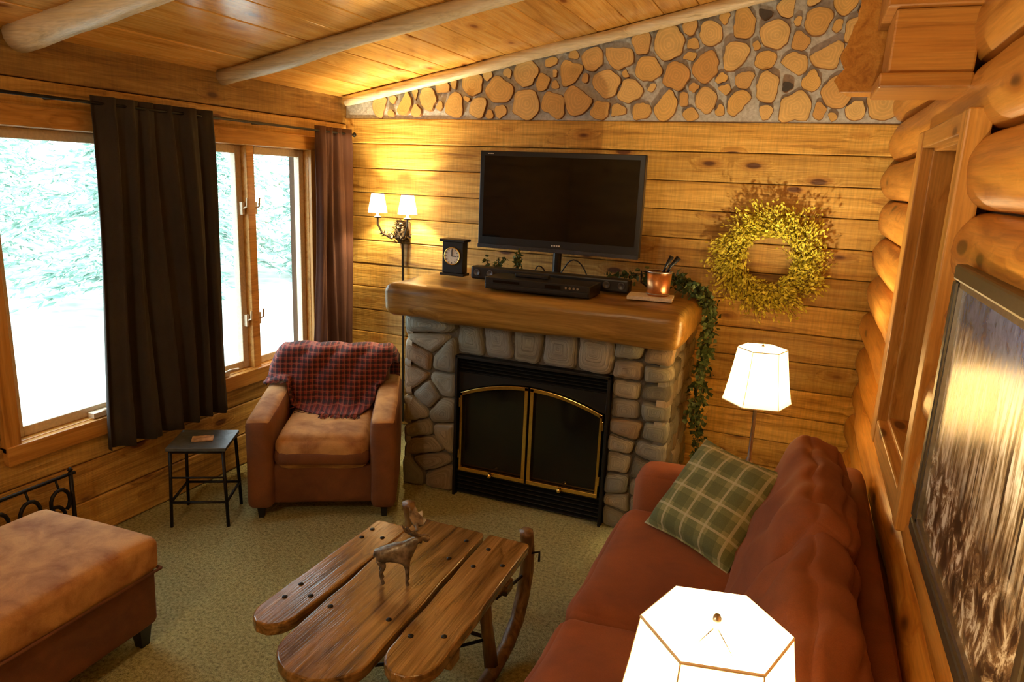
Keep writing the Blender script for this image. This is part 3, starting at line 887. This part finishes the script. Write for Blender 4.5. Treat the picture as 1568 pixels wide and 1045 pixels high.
# ---------------------------------------------------------------- iron side table
st=empty('iron_side_table',(-2.655,2.54,0),.5); mb=MB(); w,d,h=.132,.122,.41
for sx in (-1,1):
    for sy in (-1,1): mb.add(tube([(sx*w*1.02,sy*d*1.02,0),(sx*w*.93,sy*d*.93,h-.015)],.0085,8))
for hz,sc2 in ((h-.02,.94),(.13,1.0)):
    P=[(-w*sc2,-d*sc2,hz),(w*sc2,-d*sc2,hz),(w*sc2,d*sc2,hz),(-w*sc2,d*sc2,hz)]
    for i in range(4): mb.add(tube([P[i],P[(i+1)%4]],.007,8))
P=[(-w*.95,-d,.26),(w*.95,-d,.26)]; mb.add(tube(P,.005,6))
mb.build('iron_frame',M_iron,st,smooth=True)
mb=MB(); mb.box(-w*1.06,w*1.06,-d*1.06,d*1.06,h-.012,h+.006); mb.build('slate_top',M_slate,st,bevel=.003)
cs=empty('drink_coaster',(-2.65,2.53,h+.007),.7); mb=MB(); mb.box(-.05,.05,-.035,.035,0,.008); mb.build('tile',plain('coaster_tan',(.42,.25,.12),.6,0,0,40,.5),cs,bevel=.002)

# horseshoe rack
hr=empty('horseshoe_rack'); mb=MB(); xx=-2.84
mb.add(tube([(xx,1.25,.41),(xx,1.99,.41)],.008,8)); mb.add(tube([(xx,1.25,.14),(xx,1.99,.14)],.008,8))
for y in (1.27,1.97): mb.add(tube([(xx,y,.42),(xx,y,0)],.009,8)); mb.add(tube([(xx-.07,y,0.01),(xx+.07,y,0.01)],.009,8)); mb.add(lathe([(.003,0),(.012,.008),(.003,.02)],10,(xx,y,.42)))
for k,y in enumerate((1.36,1.50,1.64,1.77,1.90)):
    for zz in (.31,.22):
        pts=[]
        for a in range(13):
            th=math.radians(-55+290*a/12); pts.append((xx+.02*(1 if zz>.25 else -1),y+.05*math.cos(th)*.85,zz+.055*math.sin(th)))
        mb.add(tube(pts,.0085,6))
    mb.add(tube([(xx,y,.41),(xx+.02,y,.36)],.005,6))
mb.build('iron_frame',M_iron,hr,smooth=True)

# ---------------------------------------------------------------- sofa
so=empty('sofa')
part('base',rbox(.76,1.70,.24,.03,9,nz=.004),F_sofa,so,M=T(-.10,1.985,.19))
for y in (2.775,1.185):
    part('arm',rbox(.82,.20,.54,.07,13,(.0,.012,.008),.006,4,y),F_sofa,so,M=T(-.115,y,.355))
part('back_frame',rbox(.10,1.74,.64,.045,13,(.0,0,.008),.006,3),F_sofa,so,M=T(.27,1.985,.42))
for (a,b) in ((1.865,2.675),(1.285,1.860)):
    part('seat_cushion',rbox(.60,b-a,.19,.05,17,(.012,.006,.018),.012,5,a),F_sofa,so,M=T(-.235,(a+b)/2,.385))
for (a,b,dz) in ((1.93,2.66,0),(1.28,1.935,-.035)):
    part('back_cushion',rbox(.12,b-a+.02,.49,.035,27,(.060,.010,.008),.030,8,a*3),F_sofa,so,M=T(.07,(a+b)/2,.65+dz)@Matrix.Rotation(.42,4,'Y'))
mb=MB()
for x in (-.42,.24):
    for y in (1.15,2.81): mb.add(lathe([(.022,0),(.032,.08)],12,(x,y,0)))
mb.build('feet',M_black,so)
# plaid pillow
ex=Vector((.27,-.20,0)).normalized(); up=Vector((.235,.15,.27)); ey=(up-ex*up.dot(ex)).normalized(); ez=ex.cross(ey)
M=Matrix(((ex.x,ey.x,ez.x,-.18),(ex.y,ey.y,ez.y,2.49),(ex.z,ey.z,ez.z,.645),(0,0,0,1)))
pw=empty('throw_pillow'); pw.matrix_world=M
vs=[];fs=[];n=22;S=.20
for side in (1,-1):
    for i in range(n+1):
        for j in range(n+1):
            u=-1+2*i/n; v=-1+2*j/n
            k=max(0,(1-u**4))*max(0,(1-v**4)); th=.07*k**.55
            pin=1-.08*(1-abs(u)**2)*abs(v)**3; pin2=1-.08*(1-abs(v)**2)*abs(u)**3
            vs.append((S*u*pin2,S*v*pin,side*(th+.002)+.010*noise.noise(Vector((u*2,v*2,side)))*k))
    o=0 if side==1 else (n+1)**2
    for i in range(n):
        for j in range(n):
            a=o+i*(n+1)+j; q=(a,a+n+1,a+n+2,a+1); fs.append(q if side==1 else q[::-1])
mb=MB(); mb.add((vs,fs)); mb.build('cushion',F_pillow,pw,smooth=True)
E=[(-1,-1),(1,-1),(1,1),(-1,1)]
mb=MB(); pts=[]
for a,b in ((0,1),(1,2),(2,3),(3,0)):
    for t in range(10):
        u=E[a][0]+(E[b][0]-E[a][0])*t/10; v=E[a][1]+(E[b][1]-E[a][1])*t/10
        pts.append((S*u*(1-.08*(1-v*v)*abs(u)**3),S*v*(1-.08*(1-u*u)*abs(v)**3),0))
mb.add(tube(pts,.005,6,True)); mb.build('welt',F_pillow,pw,smooth=True)

# ---------------------------------------------------------------- coffee table (sled style)
ct=empty('coffee_table')
def plank(x0,x1,y0,y1,z0,z1,rn,rf,sk=0,seed=0):
    n=40; L=[];Rr=[]
    for i in range(n+1):
        q=i/n; q=q*q*(3-2*q)*.5+q*.5
        y=y0+(y1-y0)*q; dn=(y-y0); df=(y1-y)
        w=1.0
        if rn and dn<rn: w=math.sqrt(max(0,1-((rn-dn)/rn)**2))
        if rf and df<rf: w=min(w,.88+.12*math.sqrt(max(0,1-((rf-df)/rf)**2)))
        c=(x0+x1)/2+sk*(y-(y0+y1)/2); h=(x1-x0)/2*max(.25,w)
        wv=.006*noise.noise(Vector((y*7,seed,0)))
        L.append((c-h+wv,y)); Rr.append((c+h+wv*.7,y))
    vs=[];fs=[]
    for i in range(n+1):
        for (x,y),zz in ((L[i],z0),(Rr[i],z0),(Rr[i],z1),(L[i],z1)): vs.append((x,y,zz))
    for i in range(n):
        for k in range(4): fs.append((i*4+k,i*4+(k+1)%4,(i+1)*4+(k+1)%4,(i+1)*4+k))
    fs+=[(3,2,1,0),(n*4,n*4+1,n*4+2,n*4+3)]
    fs=[f[::-1] for f in fs]
    return vs,fs
tz=.42
for k,a in enumerate(((-1.425,-1.282,1.48,2.20,.08,.02,.03,1),(-1.268,-.982,1.34,2.29,.13,.02,-.02,2),(-.968,-.80,1.46,2.29,.10,.02,-.02,3))):
    mb=MB(); mb.add(plank(a[0],a[1],a[2],a[3],tz-.04,tz,a[4],a[5],a[6],a[7]),(R(),R(),R()))
    mb.build('plank',W_table,ct,bevel=.007,seg=3)
mb=MB()
for y in (1.66,2.08):
    mb.box(-1.42,-.80,y-.03,y+.03,tz-.085,tz-.042)
mb.build('cross_bearers',W_table,ct,bevel=.005)
mb=MB()
for x in (-1.355,-.84):
    pts=[(x,2.33,.445),(x,2.355,.36),(x,2.355,.27),(x,2.325,.18),(x,2.27,.10),(x,2.18,.05),(x,2.05,.03),(x,1.8,.025),(x,1.45,.025)]
    sm=[]
    for i in range(len(pts)-1):
        for t in range(4): sm.append(Vector(pts[i]).lerp(Vector(pts[i+1]),t/4))
    sm.append(Vector(pts[-1])); vf=tube(sm,.022,8)
    vf=([Vector((x+(p.x-x)*1.3,p.y,p.z)) for p in vf[0]],vf[1]); mb.add(vf)
mb.build('sled_runners',W_leg,ct,smooth=True)
mb=MB()
for x,dx in ((-1.355,.05),(-.85,-.05)):
    for y in (1.62,2.06):
        mb.add(tube([(x,y,.04),(x+dx*.5,y,.2),(x+dx,y,tz-.05)],[.026,.022,.028],10))
mb.build('log_legs',W_leg,ct,smooth=True)
mb=MB()
for y in (1.62,2.06): mb.add(tube([(-1.355,y,.15),(-.85,y,.15)],.007,8))
mb.add(tube([(-1.345,1.62,.15),(-1.11,1.84,.12),(-.86,2.06,.15)],.006,8)); mb.add(tube([(-.85,2.08,.3),(-.85,2.34,.25)],.006,8)); mb.add(tube([(-1.355,2.08,.3),(-1.355,2.34,.25)],.006,8))
mb.add(tube([(-.82,2.345,.35),(-.79,2.35,.36),(-.79,2.35,.32)],.005,6))
for (x,ys) in ((-1.39,(1.62,1.70,2.05,2.12)),(-1.32,(1.66,2.08)),(-1.23,(1.64,2.08)),(-1.03,(1.66,2.06,2.2)),(-.93,(1.62,2.05,2.18)),(-.84,(1.66,2.1))):
    for y in ys: mb.add(lathe([(.009,0),(.009,.003),(.005,.006)],10,(x,y,tz-.001)))
mb.build('iron_rods_and_bolts',M_iron,ct,smooth=True)

# ---------------------------------------------------------------- moose figurine
mo=empty('moose_figurine',(-1.115,1.84,tz+.001),.35)
def skin(name,V,E,parent,mat,sub=2):
    me=bpy.data.meshes.new(name); me.from_pydata([v[:3] for v in V],E,[]); me.materials.append(mat)
    o=bpy.data.objects.new(name,me); C.objects.link(o); o.parent=parent
    o.modifiers.new('sk','SKIN'); 
    sv=me.skin_vertices[0].data if me.skin_vertices else None
    if sv:
        for i,v in enumerate(V): sv[i].radius=(v[3],v[4] if len(v)>4 else v[3])
        sv[0].use_root=True
    o.modifiers['sk'].use_smooth_shade=True
    m=o.modifiers.new('ss','SUBSURF'); m.levels=sub; m.render_levels=sub
    return o
V=[(-.046,0,.118,.024,.028),(-.015,0,.115,.025,.031),(.018,0,.120,.026,.036),(.040,0,.132,.020,.030),(.056,0,.156,.014,.020),(.070,0,.180,.014,.017),(.088,0,.176,.011,.013),(.110,0,.164,.012,.012),
   (-.064,0,.110,.012,.014),(-.074,0,.090,.004),
   (-.050,.018,.090,.015),(-.042,.019,.068,.010),(-.056,.019,.045,.0062),(-.051,.019,.015,.0052),(-.046,.019,.004,.008),
   (-.050,-.018,.090,.015),(-.036,-.019,.068,.010),(-.048,-.019,.045,.0062),(-.041,-.019,.015,.0052),(-.036,-.019,.004,.008),
   (.032,.018,.090,.013),(.032,.018,.055,.0072),(.034,.018,.018,.0052),(.038,.018,.004,.008),
   (.038,-.018,.090,.013),(.042,-.018,.055,.0072),(.040,-.018,.018,.0052),(.044,-.018,.004,.008),
   (.084,0,.150,.004)]
E=[(0,1),(1,2),(2,3),(3,4),(4,5),(5,6),(6,7),(0,8),(8,9),(0,10),(10,11),(11,12),(12,13),(13,14),(0,15),(15,16),(16,17),(17,18),(18,19),(2,20),(20,21),(21,22),(22,23),(2,24),(24,25),(25,26),(26,27),(5,28)]
skin('body',V,E,mo,M_bronze)
mb=MB()
for s in (-1,1):
    base=Vector((.068,s*.010,.190)); mid=Vector((.062,s*.030,.202))
    mb.add(tube([base,mid],[.005,.006],8))
    pal=[Vector((x-.014,s*y,z+.006)) for x,y,z in ((.070,.028,.190),(.098,.040,.192),(.106,.052,.206),(.092,.056,.210),(.088,.068,.228),(.074,.064,.222),(.064,.072,.242),(.056,.060,.228),(.044,.062,.242),(.050,.044,.212))]
    vs=pal+[p+Vector((.0,s*.001,-.006)) for p in pal]; m=len(pal)
    fs=[tuple(range(m)),tuple(range(2*m-1,m-1,-1))]+[(i,m+i,m+(i+1)%m,(i+1)%m) for i in range(m)]
    mb.add((vs,fs))
    leaf(mb,Vector((.064,s*.008,.188)),Vector((-.3,s*1,.4)),Vector((1,0,0)),.026,.013,(0,0,0))
mb.build('antlers',M_bronze,mo)

# ---------------------------------------------------------------- picture on right wall
def art():
    m=NT('waterfall_print'); c=m.coord(); sp=m.n('SeparateXYZ'); m.l(c,sp.inputs[0])
    z=sp.outputs[2]
    st1=m.noise(m.coord((1,22,3.2)),2.2,6,.62,.5)
    n2=m.noise(m.coord((1,9,7)),2.2,8,.7,.6)
    tr=m.noise(m.coord((1,15,.6)),2.5,2,.5,.2)
    streak=m.ramp(st1,[(.36,(.08,.055,.035)),(.48,(.36,.28,.18)),(.58,(.88,.86,.82))])
    streak=m.mix(m.ramp(tr,[(.60,0),(.63,1)]),streak,(.05,.035,.025))
    top=m.ramp(n2,[(.35,(.02,.03,.10)),(.6,(.12,.16,.34))])
    bot=m.ramp(n2,[(.42,(.03,.022,.016)),(.53,(.25,.17,.10)),(.60,(.80,.78,.72))])
    zt=m.n('MapRange'); zt.inputs[1].default_value=1.44; zt.inputs[2].default_value=1.50
    zz=m.math('MULTIPLY_ADD',n2,.12,m.math('ADD',z,-.06)); m.l(zz,zt.inputs[0])
    zb=m.n('MapRange'); zb.inputs[1].default_value=1.18; zb.inputs[2].default_value=1.28; m.l(zz,zb.inputs[0])
    col=m.mix(zb.outputs[0],bot,streak); col=m.mix(zt.outputs[0],col,top)
    m.l(col,m.b.inputs['Base Color']); m.set(Roughness=.25); return m.mat
pf=empty('framed_picture'); x0=XR-.055; ya,yb,za,zb=.95,1.80,.98,1.61
mb=MB(); f=.035
mb.box(x0,x0+.028,ya,yb,za,za+f); mb.box(x0,x0+.028,ya,yb,zb-f,zb); mb.box(x0,x0+.028,ya,ya+f,za+f,zb-f); mb.box(x0,x0+.028,yb-f,yb,za+f,zb-f)
mb.build('frame',plain('bronze_frame',(.07,.055,.035),.4,.4),pf,bevel=.006)
mb=MB(); g=.012
mb.box(x0+.006,x0+.02,ya+f,yb-f,za+f,za+f+g); mb.box(x0+.006,x0+.02,ya+f,yb-f,zb-f-g,zb-f); mb.box(x0+.006,x0+.02,yb-f-g,yb-f,za+f,zb-f); mb.box(x0+.006,x0+.02,ya+f,ya+f+g,za+f,zb-f)
mb.build('inner_fillet',M_pewter,pf)
mb=MB(); mb.box(x0+.014,x0+.024,ya+f+g,yb-f-g,za+f+g,zb-f-g); mb.build('print',art(),pf)

# ---------------------------------------------------------------- ceiling light (behind the viewer)
cl=empty('ceiling_light',(-1.35,-.35,zc(-1.35)))
mb=MB(); mb.add(lathe([(.16,-.0),(.16,-.03),(.10,-.04)],28)); mb.build('canopy',M_brass,cl,smooth=True)
mb=MB(); mb.add(lathe([(.15,-.03),(.14,-.07),(.09,-.10),(.01,-.11)],28,cap=False)); mb.build('bowl',shade_mat('frosted_bowl',(.9,.85,.75),2.0),cl,smooth=True)
plight('bulb_light',(0,0,-.22),42,(1,.84,.56),.14,cl)

# ---------------------------------------------------------------- outdoors
mb=MB(); mb.box(-60,XL-.3,-15,60,-.7,-.45); mb.build('ground_outside',M_ground)
def fir(name,x,y,h,r):
    e=empty(name,(x,y,-.5)); st=MB(); st.add(tube([(0,0,0),(0,0,h)],[.12,.02],8)); st.build('trunk',M_bark,e)
    lv=MB()
    nb=int(h*30)
    for i in range(nb):
        t=(i+R())/nb; z=h*(.06+.93*t); a=U(0,2*pi); L=r*(1-t)**.8*U(.6,1.1)+.15
        d=Vector((math.cos(a),math.sin(a),-.12)); s=Vector((-math.sin(a),math.cos(a),0))
        for k in range(int(20+L*24)):
            u=R(); p=Vector((0,0,z))+d*L*u+Vector((0,0,-.15*u*u*L))
            q=(d*U(.3,1)+s*U(-1,1)+Vector((0,0,U(-.5,.15))))
            leaf(lv,p,q,rv(),U(.10,.22),U(.025,.06),(R(),0,0))
    lv.build('needles',M_fir,e)
tr=[(-9.5,7.6,5.5,1.9),(-11,11,6.5,2.3),(-9,13.0,6,2.0),(-14.5,8.4,7,2.6),(-15,14.5,8,2.8),(-12,17.5,7,2.6),(-19,11,8,3),(-9.8,18,6.5,2.2)]
for i,t in enumerate(tr): fir('fir_tree' if i==0 else 'fir_tree.%03d'%i,*t)

w=bpy.data.worlds.new('World'); bpy.context.scene.world=w; w.use_nodes=True
bg=w.node_tree.nodes['Background']; bg.inputs[0].default_value=(.75,.93,1,1); bg.inputs[1].default_value=9.0

# ---------------------------------------------------------------- camera
cam=bpy.data.cameras.new('cam'); cam.lens=25.0; cam.sensor_width=36; cam.clip_start=.02
co=bpy.data.objects.new('camera',cam); C.objects.link(co)
rt=Vector((.924,.3801,.0418)).normalized(); fw=Vector((-.3622,.905,-.2229)); fw=(fw-rt*fw.dot(rt)).normalized(); upv=rt.cross(fw)
co.matrix_world=Matrix(((rt.x,upv.x,-fw.x,0),(rt.y,upv.y,-fw.y,0),(rt.z,upv.z,-fw.z,1.75),(0,0,0,1)))
bpy.context.scene.camera=co
try:
    bpy.context.scene.view_settings.view_transform='Standard'
except Exception as ex_: print(ex_)
